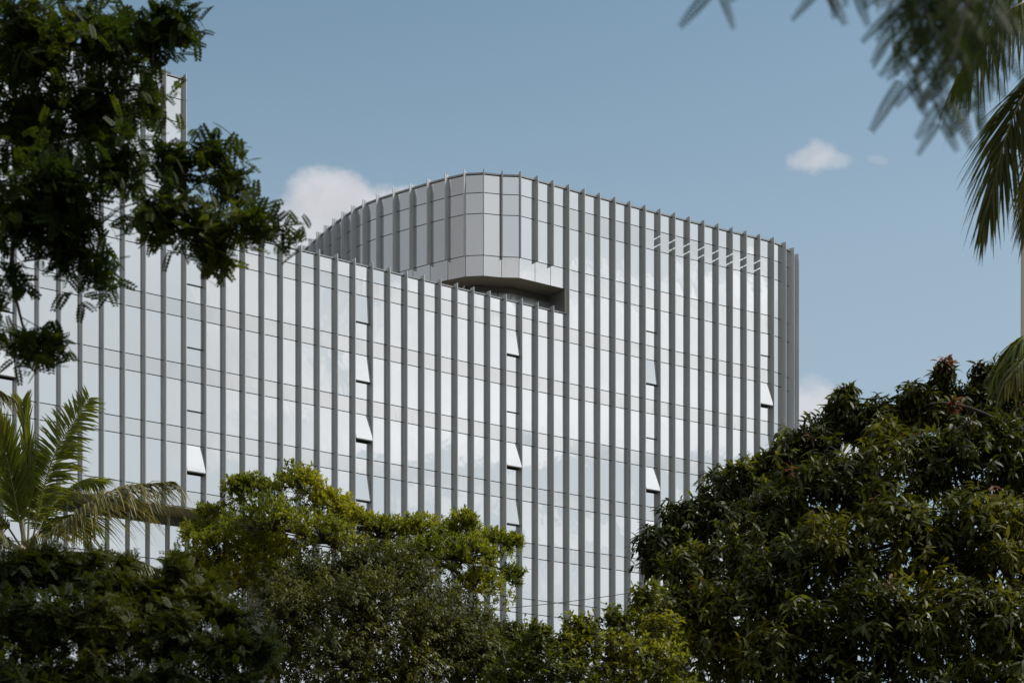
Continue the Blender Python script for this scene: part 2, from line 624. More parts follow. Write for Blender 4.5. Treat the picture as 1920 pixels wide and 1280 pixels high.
# vision panes run from k+.33 (bottom) up to k+1.07 (top); spandrels from k+.07 to k+.33
CAPN = 13.84
WINGN = 11.58
TOWER_TOP = [(ZN(11.33), ZN(12.03), 0), (ZN(12.03), ZN(12.39), 1), (ZN(12.39), ZN(13.13), 0), (ZN(13.13), ZN(13.50), 1), (ZN(13.50), ZN(CAPN - 0.02), 0)]
WING_TOP = [(ZN(11.33), ZN(WINGN - 0.015), 0)]
VENTS = {-31: {9: 2.4}, -22: {11: 0.0, 10: 0.0, 9: 0.0, 8: 13.0}, -13: {11: 2.2, 10: 6.5, 9: 14.0, 8: 7.0},
         -4: {11: 6.5, 10: 0.0, 9: 13.0, 8: 7.0, 7: 0.0}, 5: {12: 0.0, 11: 4.5, 10: 0.0, 9: 13.5, 8: 3.0}, 13: {12: 0.0, 11: 12.0, 10: 5.5, 9: 0.0}}
VENTS[-31] = {9: 11.0, 10: 0.0}


def make_vent(a, c, ztop, zbot, ang, slight):
    """top hung sash: frame part with its pane; the fixed light below it stays in the bay"""
    n, t = nrm(a, c)
    A, C = a + t * 0.05, c - t * 0.05
    hgt = ztop - zbot
    ca, sa = math.cos(R(ang)), math.sin(R(ang))
    up = np.array((0, 0, 1.0))
    n3 = np.array((n[0], n[1], 0.0))
    dn = -up * ca + n3 * sa               # down the sash
    nn = n3 * ca + up * sa                # sash normal
    o3 = lambda q, s, off: v3(q, ztop - 0.03) + dn * s + nn * off
    fr = MB()
    e = 0.05
    L = hgt - 0.06

    def bar(A_, C_, s0, s1):
        fr.hexa([o3(A_, s1, -0.10), o3(C_, s1, -0.10), o3(C_, s1, 0.0), o3(A_, s1, 0.0), o3(A_, s0, -0.10), o3(C_, s0, -0.10), o3(C_, s0, 0.0), o3(A_, s0, 0.0)])
    bar(A, C, 0.0, e)
    bar(A, C, L - e * 1.6, L)
    bar(A, A + t * e, e, L - e * 1.6)
    bar(C - t * e, C, e, L - e * 1.6)
    fo = fr.build('vent_window', M['frame'], ob)
    pn = MB()
    j = 0.006
    pn.hexa([o3(A + t * j, L - 0.05, 0.003), o3(C - t * j, L - 0.05, 0.003), o3(C - t * j, L - 0.05, 0.018), o3(A + t * j, L - 0.05, 0.018),
             o3(A + t * j, 0.012, 0.003), o3(C - t * j, 0.012, 0.003), o3(C - t * j, 0.012, 0.018), o3(A + t * j, 0.012, 0.018)])
    po = pn.build('pane', M['glass'], fo)
    po.parent = fo
    po.location = (0, 0, 0)


SLOT = (1.0, )
for i in range(I0, ILAST + 1):
    tower = i >= 0
    tall = i <= -22
    n, t = nrm(P[max(i - 1, I0)], P[min(i + 1, ILAST)])
    ztop = ZN(CAPN + 0.055) if (tower or tall) else ZN(WINGN + 0.055)
    zbot = ZN(7.05) if i <= -17 else 0.2
    cuts = [(ZN(13.365), ZN(13.40)), (ZN(13.215), ZN(13.25))] if 6 <= i <= 13 else ()
    make_fin(P[i], n, t, zbot, ztop, cuts)
    if i == ILAST:
        break
    nb = 7.07 if i < -17 else -0.5
    rows = regular_rows(nb, 11.33)
    if i >= 0 or i < -22:
        rows = rows + TOWER_TOP
        zt = ZN(CAPN - 0.01)
    else:
        rows = rows + WING_TOP
        zt = ZN(WINGN - 0.01)
    if i in VENTS:
        vr = []
        for (z0, z1, mi) in rows:
            k = round((z0 - CAMZ) / H - 0.33)
            isv = mi == 0 and (abs((z0 - CAMZ) / H - 0.33 - k) < 0.02)
            if isv and (k + 1) in VENTS[i]:
                zs = z1 - (z1 - z0) * 0.635
                vr.append((z0, zs + (0.09 if VENTS[i][k + 1] > 5 else 0.0), 0))
                make_vent(P[i], P[i + 1], z1, zs, VENTS[i][k + 1], 0)
            else:
                vr.append((z0, z1, mi))
        rows = vr
    make_bay(P[i], P[i + 1], rows, ZN(7.07) if i < -17 else 0.1, zt)

# crown glazing and fins
NC = len(CR)
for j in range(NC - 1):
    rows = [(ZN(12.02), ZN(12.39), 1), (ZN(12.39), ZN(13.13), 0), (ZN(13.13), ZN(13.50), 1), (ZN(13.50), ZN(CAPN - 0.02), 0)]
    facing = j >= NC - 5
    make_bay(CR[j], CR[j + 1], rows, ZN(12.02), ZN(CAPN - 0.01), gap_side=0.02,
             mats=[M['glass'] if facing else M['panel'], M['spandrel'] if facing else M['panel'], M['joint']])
for j in range(NC - 1):
    n, t = nrm(CR[max(j - 1, 0)], CR[min(j + 1, NC - 1)])
    make_fin(CR[j], n, t, ZN(12.365), ZN(CAPN + 0.055))


def cap_strip(name, chain, z, th, back=0.35, out=0.09):
    b = MB()
    ns = []
    for k in range(len(chain)):
        ns.append(nrm(chain[max(k - 1, 0)], chain[min(k + 1, len(chain) - 1)])[0])
    for k in range(len(chain) - 1):
        a, c, na, nc = chain[k], chain[k + 1], ns[k], ns[k + 1]
        q = [a + na * out, c + nc * out, c - nc * back, a - na * back]
        b.hexa([v3(r, z) for r in q] + [v3(r, z + th) for r in q])
    return b.build(name, M['cap'], ob)


tower_chain = CR[:-1] + [P[i] for i in range(0, ILAST + 1)]
cap_strip('parapet_cap', tower_chain, ZN(CAPN) - 0.06, 0.12)
cap_strip('parapet_cap', [P[i] for i in range(I0, -21)], ZN(CAPN) - 0.06, 0.12)
cap_strip('parapet_cap', [P[i] for i in range(-22, 1)], ZN(WINGN) - 0.05, 0.09)


def inset(chain, dist):
    out = []
    for k in range(len(chain)):
        n, t = nrm(chain[max(k - 1, 0)], chain[min(k + 1, len(chain) - 1)])
        out.append(chain[k] - n * dist)
    return out


# cores behind the glass: tower, crown, wing, tall left block
nA, tA = nrm(P[-10], P[0])
depth_v = -nA
tc = inset([P[i] for i in range(0, ILAST + 1)], 0.32)
rear = [tc[-1] + (tc[-1] - tc[-2]) / np.linalg.norm(tc[-1] - tc[-2]) * 9.0, tc[0] + depth_v * 26.0]
b = MB()
b.prism(tc + rear, 0.0, ZN(CAPN) - 0.6, 0)
b.build('tower_core', M['concrete'], ob)
cc = inset(CR, 0.32)
b = MB()
ring = cc[:-1] + [P[0] - nrm(CR[-2], CR[-1])[0] * 0.32, P[0] + depth_v * 24.0 + tA * 0.0, cc[0] + tA * 4]
b.prism(ring, ZN(12.02) + 0.02, ZN(CAPN) - 0.6, 0, mi_b=1)
b.build('crown_core', [M['concrete'], M['soffit']], ob)
# soffit lip under the crown panels
b = MB()
cl = inset(CR, 0.30)
for k in range(NC - 1):
    b.quad(v3(CR[k + 1], ZN(12.02) - 0.004), v3(CR[k], ZN(12.02) - 0.004), v3(cl[k], ZN(12.02) - 0.004), v3(cl[k + 1], ZN(12.02) - 0.004))
b.build('soffit', M['soffit'], ob)
# recessed wall below the crown
ri = list(crspline(inset(CR, 1.9), (NC - 1) * 2 + 1))
b = MB()
for k in range(8, len(ri) - 1):
    a, c = ri[k], ri[k + 1]
    n, t = nrm(a, c)
    b.quad(v3(a - n * .06, ZN(11.4)), v3(c - n * .06, ZN(11.4)), v3(c - n * .06, ZN(12.02)), v3(a - n * .06, ZN(12.02)), 1)
    A, C = a + t * (0.02 if k % 2 == 0 else 0.0), c - t * (0.02 if k % 2 else 0.0)
    b.quad(v3(A, ZN(11.4)), v3(C, ZN(11.4)), v3(C, ZN(11.90)), v3(A, ZN(11.90)), 0)
b.build('recessed_wall', [M['recess'], M['joint']], ob)
# pier that closes the recess at the tower face
b = MB()
q = [P[0] - tA * 0.16 - nA * 2.1, P[0] - tA * 0.02 - nA * 2.1, P[0] - tA * 0.02 + nA * 0.03, P[0] - tA * 0.16 + nA * 0.03]
b.hexa([v3(r, ZN(11.56)) for r in q] + [v3(r, ZN(12.02)) for r in q])
q = [P[0] - tA * 0.175 + nA * 0.033, P[0] - tA * 0.04 + nA * 0.033, P[0] - tA * 0.04 + nA * 0.10, P[0] - tA * 0.175 + nA * 0.10]
b.hexa([v3(r, ZN(11.57)) for r in q] + [v3(r, ZN(12.02) - .01) for r in q], 1)
b.build('pier', [M['recess'], M['steel']], ob)
# slanted steel bracket under the crown
b = MB()
k = NC - 8
for off in (0.0, 1.55):
    p0 = CR[k] - nrm(CR[k - 1], CR[k + 1])[0] * 0.5 + tA * off
    p1 = p0 + np.array((1.0, -0.2)) * 1.0
    b.hexa([v3(p0, ZN(11.62)), v3(p0 + (0, .16), ZN(11.62)), v3(p1 + (0, .16), ZN(11.92)), v3(p1, ZN(11.92)),
            v3(p0, ZN(11.66)), v3(p0 + (0, .16), ZN(11.66)), v3(p1 + (0, .16), ZN(11.96)), v3(p1, ZN(11.96))])
b.build('bracket', M['steel'], ob)
# wing and tall block
wc = inset([P[i] for i in range(-22, 1)], 0.32)
b = MB()
b.prism(wc + [wc[-1] + depth_v * 22, wc[0] + depth_v * 22], ZN(7.08), ZN(WINGN) - 0.35, 0)
wl = inset([P[i] for i in range(-17, 1)], 0.32)
b.prism(wl + [wl[-1] + depth_v * 21, wl[0] + depth_v * 21], 0.0, ZN(7.06), 0)
b.build('wing_core', M['concrete'], ob)
lc = inset([P[i] for i in range(I0, -21)], 0.32)
lc[-1] = P[-22] - tA * 0.0 - nA * 0.32
b = MB()
b.prism(lc + [lc[-1] + depth_v * 22, lc[0] + depth_v * 22], ZN(7.07) + 0.02, ZN(CAPN) - 0.6, 0)
b.build('block_core', M['concrete'], ob)
# overhang of the left block: soffit and the set back wall below
low = [P[i] for i in range(I0, -16)]
lin_ = inset(low, 2.55)
b = MB()
for k in range(len(low) - 1):
    b.hexa([v3(lin_[k], ZN(7.05)), v3(lin_[k + 1], ZN(7.05)), v3(low[k + 1], ZN(7.05)), v3(low[k], ZN(7.05)),
            v3(lin_[k], ZN(7.07)), v3(lin_[k + 1], ZN(7.07)), v3(low[k + 1], ZN(7.07)), v3(low[k], ZN(7.07))])
b.build('soffit', M['soffit'], ob)
for k in range(len(lin_)):
    n, t = nrm(lin_[max(k - 1, 0)], lin_[min(k + 1, len(lin_) - 1)])
    make_fin(lin_[k], n, t, 0.2, ZN(7.045), depth=0.36)
    if k < len(lin_) - 1:
        rows = [(ZN(j + 0.33), ZN(j + 1.0), 0) for j in range(0, 6)] + [(ZN(j + 0.0), ZN(j + 0.33), 1) for j in range(0, 7)] + [(ZN(6.33), ZN(6.90), 0)]
        make_bay(lin_[k], lin_[k + 1], rows, 0.1, ZN(7.045))
# return wall that closes the set back storeys
b = MB()
q = [low[-1] - nA * 2.6, low[-1] + tA * .1 - nA * 2.6, low[-1] + tA * 0.1 - nA * .33, low[-1] - nA * .33]
b.hexa([v3(r, 0) for r in q] + [v3(r, ZN(7.04)) for r in q])
b.build('return_wall', M['cap'], ob)


# ------------------------------------------------------------------ foliage
def unit(v):
    return v / (np.linalg.norm(v, axis=-1, keepdims=True) + 1e-9)


# leaf templates: x along the leaf, y across, z normal; all quads
def tpl_long(w=0.13, droop=0.22, fold=0.03):
    z = lambda x: -droop * x * x
    V = np.array([(0, 0, 0), (.3, -w, z(.3) + fold), (.3, 0, z(.3)), (.3, w, z(.3) + fold),
                  (.7, -w * .85, z(.7) + fold), (.7, 0, z(.7)), (.7, w * .85, z(.7) + fold), (1, 0, z(1))], float)
    F = np.array([(0, 1, 2, 3), (2, 1, 4, 5), (3, 2, 5, 6), (5, 4, 7, 6)])
    return V, F


def tpl_oval(w=0.24, droop=0.10, fold=0.05):
    z = lambda x: -droop * x * x
    V = np.array([(0, 0, 0), (.45, -w, z(.45) + fold), (1, 0, z(1)), (.45, 0, z(.45)), (.45, w, z(.45) + fold)], float)
    F = np.array([(0, 1, 2, 3), (0, 3, 2, 4)])
    return V, F


def tpl_pinna(pairs=7, ll=0.30, lw=0.085, ang=58, tip_grow=1.0, droop=0.18):
    """a pinnate leaf of length 1 with blunt leaflets widest near their ends"""
    V, F = [], []
    def z(x): return -droop * x * x
    # rachis
    for k in range(3):
        x0, x1 = k / 3, (k + 1) / 3
        h = 0.008
        n = len(V)
        V += [(x0, -h, z(x0)), (x1, -h, z(x1)), (x1, h, z(x1)), (x0, h, z(x0))]
        F.append((n, n + 1, n + 2, n + 3))
    for k in range(pairs):
        x = 0.16 + 0.80 * k / (pairs - 1)
        s = (0.72 + 0.28 * math.sin(math.pi * (0.15 + 0.8 * k / (pairs - 1)))) * (1 + (tip_grow - 1) * k / pairs)
        for sg in (-1, 1):
            a = R(ang - 14 * k / pairs) * sg
            dx, dy = math.cos(a), math.sin(a)
            nx, ny = -dy, dx
            L, w = ll * s, lw * s
            n = len(V)
            base = np.array((x, 0.0, z(x)))
            def pt(u, v, dz): return tuple(base + np.array((dx * u + nx * v, dy * u + ny * v, dz)))
            V += [pt(0, 0, 0), pt(L * .35, -w * .7, .012), pt(L * .8, -w, .004), pt(L, 0, -.02), pt(L * .8, w, .004), pt(L * .35, w * .7, .012)]
            F += [(n, n + 1, n + 2, n + 5), (n + 5, n + 2, n + 3, n + 4)]
    return np.array(V, float), np.array(F)


def scatter(tpl, pos, d, up, size, wid=None):
    """instances of a template written out as geometry"""
    TV, TF = tpl
    X = unit(d)
    Zv = up - X * np.sum(up * X, axis=1, keepdims=True)
    Zv = unit(Zv)
    Y = np.cross(Zv, X)
    size = np.asarray(size, float)
    wid = size if wid is None else wid
    V = (pos[:, None, :] + size[:, None, None] * TV[None, :, 0:1] * X[:, None, :] + wid[:, None, None] * TV[None, :, 1:2] * Y[:, None, :]
         + size[:, None, None] * TV[None, :, 2:3] * Zv[:, None, :])
    n, k = len(pos), len(TV)
    F = TF[None] + (np.arange(n) * k)[:, None, None]
    return V.reshape(-1, 3), F.reshape(-1, 4)


def bez(a, b_, c, n=7):
    t = np.linspace(0, 1, n)[:, None]
    return (1 - t) ** 2 * a + 2 * t * (1 - t) * b_ + t * t * c


def lobe_tips(rs, c, rad, n, up_bias=0.25, shell=0.55, fuzz=0.1):
    """twig ends spread through a lobe, most of them near its outside"""
    v = rs.normal(size=(n, 3))
    v[:, 2] += up_bias
    v = unit(v)
    r = shell + (1 - shell) * rs.random(n) ** 0.7
    r *= 1 + 0.16 * np.sin(5 * v[:, 0] + 3 * v[:, 2] + c[0]) + fuzz * rs.normal(size=n)
    return c + v * r[:, None] * np.asarray(rad), v


def make_tree(name, label, base, lobes, tip_n, leaves_per, tpl, leaf, mats, seed, bark, trunk_r, fork, gravity=0.35, spread=75, flush=0.0, young=0.0,
              twig=0.35, shell=0.5, up_bias=0.3, cat='tree', group='trees in front of the building', upw=1.0, twigs=True, limb_k=0.5, fuzz=0.10):
    rs = np.random.RandomState(seed)
    root = empty(name, (float(base[0]), float(base[1]), 0.0))
    tag(root, label, cat, group)
    tr = MB()
    base3 = np.array((base[0], base[1], 0.0))
    fork = np.array(fork, float)
    mid = (base3 + fork) / 2 + np.array((0.15, 0.1, 0)) * trunk_r * 4
    tr.tube(bez(base3 - (0, 0, 0.2), mid, fork, 9), np.linspace(trunk_r * 1.25, trunk_r * 0.75, 9), 10)
    P_, D_, U_, S_, MI_ = [], [], [], [], []
    nodes = [(fork, trunk_r * limb_k, 0.0)]
    for li, (c, rad, dens, fl) in enumerate(sorted(lobes, key=lambda q: np.linalg.norm(np.array(q[0]) - fork))):
        c = np.array(c, float)
        n = max(3, int(tip_n * dens))
        tips, out = lobe_tips(rs, c, rad, n, up_bias, shell, fuzz)
        # limb to this lobe
        src, r_in, plen = min(nodes, key=lambda q: np.linalg.norm(c - q[0]) + 0.30 * q[2])
        gap = np.linalg.norm(c - src)
        ctl = src + (c - src) * 0.45 + np.array((0, 0, 0.14 * gap)) + rs.normal(size=3) * 0.06 * gap
        limb = bez(src, ctl, c, 7)
        tr.tube(limb, np.linspace(r_in, r_in * 0.55, 7), 6)
        nodes.append((c, max(r_in * 0.62, trunk_r * 0.035), plen + gap))
        if twigs:
            pick = rs.choice(n, max(2, n // 5), replace=False)
            for q in pick:
                s0 = limb[rs.randint(4, 7)]
                tr.tube(bez(s0, (s0 + tips[q]) / 2 + rs.normal(size=3) * 0.08 * np.linalg.norm(tips[q] - s0), tips[q], 4), np.linspace(min(r_in * 0.3, trunk_r * 0.08), trunk_r * 0.018, 4), 4)
        axis = unit(out + np.array((0, 0, 0.5)) + rs.normal(size=(n, 3)) * 0.35)
        k = leaves_per
        ax = np.repeat(axis, k, 0)
        tp = np.repeat(tips, k, 0)
        m = len(ax)
        ref = unit(rs.normal(size=(n, 3)))
        e1 = unit(np.cross(axis, ref))
        e2 = np.cross(axis, e1)
        az = (np.tile(np.arange(k), n) * 2.399 + np.repeat(rs.random(n) * 6.28, k))
        rad_dir = np.cos(az)[:, None] * np.repeat(e1, k, 0) + np.sin(az)[:, None] * np.repeat(e2, k, 0)
        ph = np.radians(spread + rs.normal(size=m) * 18 - 35 * (np.tile(np.arange(k), n) / k))
        d = np.cos(ph)[:, None] * ax + np.sin(ph)[:, None] * rad_dir
        d[:, 2] -= gravity * (0.5 + rs.random(m))
        d = unit(d)
        back = rs.random(m)[:, None] * twig
        pos = tp - ax * back + rs.normal(size=(m, 3)) * leaf * 0.08
        upv = np.array((0, 0, upw)) + ax * 0.6 + rs.normal(size=(m, 3)) * 0.35
        sz = leaf * (0.65 + 0.5 * rs.random(m))
        mi = np.zeros(m, int)
        if len(mats) > 1 and (flush > 0 or young > 0):
            tk = rs.random(n)
            topm = out[:, 2] > 0.1
            kind = np.where((tk < fl) if fl else (tk < flush) & topm, 2, np.where(tk < flush + young, 1, 0))
            mi = np.repeat(kind, k)
            sz = np.where(mi == 2, sz * 0.8, sz)
        P_.append(pos); D_.append(d); U_.append(upv); S_.append(sz); MI_.append(mi)
    P_, D_, U_, S_, MI_ = np.concatenate(P_), np.concatenate(D_), np.concatenate(U_), np.concatenate(S_), np.concatenate(MI_)
    V, F = scatter(tpl, P_, D_, U_, S_)
    quads_mesh('crown', V, F, mats, np.repeat(MI_, len(tpl[1])), root)
    tr.build('trunk', bark, root, smooth=True)
    return root


def px_lobes(rows, d):
    """rows of (px, py, depth offset m, radius px, vertical factor, density)"""
    out = []
    for (x, y, dd, r, vf, dens, *fl) in rows:
        k = (d + dd) / FPX
        out.append((wpt(x, y, d + dd), (r * k, r * k * 1.0, r * k * vf), dens, fl[0] if fl else None))
    return out


M['bark_dark'] = bark_mat('dark bark', (0.030, 0.025, 0.020))
M['bark_grey'] = bark_mat('grey bark', (0.06, 0.05, 0.04))
M['mango'] = leaf_mat('glossy dark leaf', (0.018, 0.024, 0.006), (0.040, 0.049, 0.009), (0.118, 0.120, 0.015), 0.30, 0.5, 0.14, 0.55)
M['mango_young'] = leaf_mat('yellow green new leaf', (0.05, 0.075, 0.015), (0.08, 0.10, 0.02), (0.12, 0.13, 0.025), 0.4, 0.4, 0.45, 0.6)
M['mango_flush'] = leaf_mat('reddish new leaf', (0.10, 0.045, 0.025), (0.15, 0.07, 0.035), (0.17, 0.11, 0.045), 0.35, 0.45, 0.4, 0.8, (1.5, 1.2, 1.0))
M['rain'] = leaf_mat('bright canopy leaf', (0.034, 0.052, 0.008), (0.112, 0.135, 0.012), (0.205, 0.205, 0.018), 0.46, 0.55, 0.25, 0.30)
M['grey_leaf'] = leaf_mat('drooping olive leaf', (0.020, 0.026, 0.006), (0.047, 0.054, 0.012), (0.100, 0.104, 0.022), 0.28, 0.5, 0.20, 0.4)
M['small'] = leaf_mat('young tree leaf', (0.034, 0.048, 0.007), (0.080, 0.098, 0.012), (0.150, 0.155, 0.018), 0.42, 0.5, 0.2, 0.7)
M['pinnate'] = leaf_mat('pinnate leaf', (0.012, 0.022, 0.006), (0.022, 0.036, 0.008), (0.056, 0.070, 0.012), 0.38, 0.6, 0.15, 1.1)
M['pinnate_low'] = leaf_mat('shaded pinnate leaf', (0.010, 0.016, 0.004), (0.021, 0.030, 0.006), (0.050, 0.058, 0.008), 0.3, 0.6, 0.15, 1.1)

# big dark tree on the right
make_tree('broadleaf_tree', 'large dark glossy-leaved tree with a few reddish new shoots, right of the tower', (10.5, 35.5),
          px_lobes([(1245, 1030, 1.0, 62, .8, .6), (1300, 985, 1.5, 70, .8, .8), (1370, 925, 1.8, 68, .8, .8), (1440, 885, 2.0, 60, .8, .6), (1520, 840, 2.2, 66, .8, .8), (1585, 785, 2.4, 62, .8, .8),
                    (1660, 795, 2.4, 62, .8, .8), (1725, 760, 2.3, 62, .8, .8), (1800, 770, 2.4, 66, .8, .9), (1880, 760, 2.4, 72, .9, .9), (1766, 700, 2.2, 22, .9, .16), (1770, 680, 2.1, 15, .9, .07, .95), (1718, 738, 2.0, 13, .8, .05, .95), (1786, 756, 1.6, 10, .8, .04, .8), (1424, 940, 1.2, 11, .8, .04, .9), (1600, 870, 1.0, 14, .8, .04, .7), (1850, 705, 2.4, 34, .9, .3),
                    (1590, 738, 2.3, 24, .8, .16),
                    (1330, 1080, -.3, 100, .8, 1.3), (1440, 990, 0, 95, .8, 1.2), (1560, 920, 0, 105, .8, 1.4), (1690, 880, 0, 110, .8, 1.5), (1830, 870, 0, 110, .8, 1.5), (1950, 860, .5, 120, .9, 1.3),
                    (1260, 1160, -1, 90, .8, 1.0), (1400, 1150, -1.5, 110, .8, 1.3), (1530, 1070, -1.6, 120, .8, 1.5), (1680, 1020, -1.8, 125, .8, 1.6), (1840, 1010, -1.8, 125, .8, 1.6), (1970, 1020, -1.2, 120, .8, 1.2),
                    (1330, 1250, -1.5, 110, .8, 1.1), (1480, 1220, -2.5, 120, .8, 1.4), (1640, 1180, -2.8, 130, .8, 1.6), (1800, 1170, -2.8, 130, .8, 1.6), (1940, 1180, -2.4, 130, .8, 1.4),
                    (1560, 1320, -3, 120, .8, 1.0), (1720, 1320, -3, 130, .8, 1.0), (1880, 1320, -3, 130, .8, 1.0)], 33),
          195, 10, tpl_long(0.14, 0.36), 0.212, [M['mango'], M['mango_young'], M['mango_flush']], 11, M['bark_dark'], 0.30, (9.6, 34.5, 4.2),
          gravity=0.42, spread=78, flush=0.02, young=0.07, twig=0.16)

# bright layered tree in the middle
make_tree('canopy_tree', 'tall tree with layered bright yellow-green clumps in front of the fins', (-5.0, 62),
          px_lobes([(400, 965, 1, 45, .55, .5), (470, 925, .5, 60, .6, .9), (560, 915, 0, 70, .6, 1.1), (450, 910, 0, 28, .8, .3), (400, 1030, -1, 75, .6, 1.0), (350, 1055, 0, 44, .5, .6), (370, 1000, 0, 42, .6, .5), (345, 1085, 0, 50, .6, .7), (400, 1080, .5, 70, .7, .9), (500, 990, -1.5, 95, .6, 1.5), (490, 1040, .5, 75, .6, 1.3),
                    (620, 950, 0, 60, .6, .9), (660, 975, 0, 52, .6, .8), (600, 1010, -1.5, 90, .6, 1.2), (720, 1000, 0, 65, .6, .9), (780, 1000, .5, 55, .7, .8), (860, 1005, .5, 62, .7, .9), (875, 975, 0, 26, .8, .25),
                    (930, 1020, 0, 52, .6, .7), (965, 1015, 0, 24, .7, .25), (880, 1055, -1, 85, .6, 1.2), (800, 1050, -1.2, 85, .6, 1.2), (960, 1080, 0, 35, .7, .35), (900, 1110, -1, 70, .7, .9), (430, 1110, -1, 90, .7, 1),
                    (540, 1090, -1, 110, .7, 1.2), (700, 1080, 0, 120, .7, 1.2)], 62),
          250, 12, tpl_oval(0.20), 0.155, [M['rain']], 21, M['bark_dark'], 0.38, (-5.2, 62, 9.0), gravity=-0.10, spread=66, twig=0.22, shell=0.45, up_bias=0.9)

# olive drooping tree in front of it
make_tree('drooping_tree', 'dense olive-green tree with small drooping leaves, below the bright canopy', (-2.6, 50),
          px_lobes([(545, 1105, 1, 66, .8, .9), (620, 1082, 1, 70, .7, 1.0), (690, 1064, 1, 70, .8, 1.1), (755, 1082, 1, 75, .8, 1.1), (830, 1155, .8, 75, .8, 1.1), (890, 1190, .6, 75, .8, 1.1), (955, 1195, .5, 55, .8, .7),
                    (985, 1220, .5, 60, .9, .7), (560, 1150, 0, 100, .8, 1.4), (680, 1140, -.8, 110, .8, 1.6), (800, 1190, -1, 110, .8, 1.6), (900, 1240, -1, 100, .8, 1.4), (520, 1230, -.5, 100, .8, 1.2), (640, 1240, -1.5, 120, .8, 1.5),
                    (760, 1290, -1.5, 110, .8, 1.2)], 48),
          430, 9, tpl_oval(0.17, 0.15), 0.155, [M['grey_leaf'], M['small']], 31, M['bark_dark'], 0.32, (-2.4, 50, 6.5), gravity=0.75, spread=60, young=0.05, twig=0.25, shell=0.30, up_bias=0.35)

# young light green tree low in the middle
make_tree('young_tree', 'small yellow-green tree low between the middle and right-hand trees', (1.5, 29.5),
          px_lobes([(1100, 1175, .3, 32, .9, .35), (1160, 1165, .3, 38, .9, .45), (1210, 1120, .6, 34, 1, .4), (1230, 1180, .3, 50, .9, .8), (1060, 1215, 0, 50, .8, .7), (1140, 1225, 0, 70, .8, 1.1), (1220, 1240, -.2, 70, .8, 1.1),
                    (980, 1250, 0, 55, .7, .8), (1060, 1275, -.3, 70, .8, 1.0), (1010, 1192, 0, 42, .8, .5), (1075, 1182, .2, 38, .9, .45), (1160, 1300, -.4, 80, .8, 1.0), (1250, 1300, 0, 60, .8, .8), (935, 1285, 0, 45, .8, .5)], 29),
          170, 9, tpl_oval(0.24, 0.12), 0.105, [M['small'], M['grey_leaf']], 41, M['bark_grey'], 0.12, (1.5, 29.3, 3.2), gravity=0.25, spread=70, young=0.15, twig=0.16)

# near tree hanging in from the top left
make_tree('overhanging_tree', 'near pinnate-leaved tree hanging into the upper left corner', (-4.6, 10.4),
          px_lobes([(60, 60, 0, 150, .8, 2.4), (190, 60, .2, 110, .8, 1.5), (290, 50, 0, 70, .8, .75), (345, 25, 0, 34, .7, .25), (60, 220, .3, 140, .8, 2.2), (190, 190, .3, 110, .8, 1.7), (285, 175, 0, 55, .7, .25),
                    (110, 340, -.2, 120, .8, 1.8), (225, 300, 0, 100, .7, .85), (330, 290, -.2, 70, .7, .65), (405, 275, -.2, 42, .8, .3), (430, 330, -.2, 50, .6, .35), (300, 385, -.3, 80, .7, .9), (390, 410, -.3, 80, .7, .9), (480, 410, -.4, 52, .55, .4),
                    (530, 415, -.5, 28, .6, .15), (400, 470, -.3, 48, .6, .38), (40, 400, 0, 100, .8, 1.2), (130, 450, 0, 95, .8, 1.1), (190, 500, .2, 42, .8, .3), (20, 520, 0, 24, .9, .14), (50, 640, .2, 62, .6, .62), (105, 635, .1, 32, .6, .2),
                    (-60, 300, .4, 160, 1, 1.6), (-50, 560, .3, 80, .7, .5), (-60, 60, .4, 150, 1, 1.4)], 10),
          66, 4, tpl_pinna(6, 0.29, 0.095, 56), 0.104, [M['pinnate']], 51, M['bark_dark'], 0.10, (-4.1, 10.5, 6.3), gravity=0.28, spread=66, twig=0.20, shell=0.05, up_bias=0.0, limb_k=0.45, fuzz=0.26)

# near tree across the lower left
make_tree('shaded_tree', 'dark out-of-focus pinnate tree filling the lower left corner', (-3.4, 12.6),
          px_lobes([(30, 1076, 0, 75, .7, 1.0), (80, 1035, .1, 34, .8, .2), (235, 1052, .1, 28, .7, .14), (330, 1062, 0, 34, .7, .18), (395, 1092, 0, 30, .7, .14), (120, 1076, .2, 75, .6, 1.1), (210, 1101, 0, 65, .6, .8), (175, 1041, .2, 24, .6, .12), (290, 1121, 0, 75, .6, .9), (370, 1126, -.1, 65, .6, .7), (430, 1146, -.2, 50, .6, .4), (480, 1206, -.2, 60, .5, .5),
                    (60, 1166, -.3, 100, .7, 1.6), (180, 1176, -.3, 110, .7, 1.7), (310, 1196, -.3, 100, .6, 1.4), (420, 1216, -.3, 70, .6, .8), (40, 1276, -.5, 110, .7, 1.6), (180, 1286, -.5, 110, .7, 1.6), (320, 1286, -.5, 100, .7, 1.2),
                    (-60, 1176, .2, 100, .8, 1.0), (440, 1296, -.4, 70, .7, .6)], 12),
          130, 6, tpl_pinna(5, 0.32, 0.088, 56), 0.094, [M['pinnate_low']], 61, M['bark_dark'], 0.11, (-3.2, 12.5, 2.3), gravity=0.25, spread=72, twig=0.12, shell=0.1, up_bias=0.2)


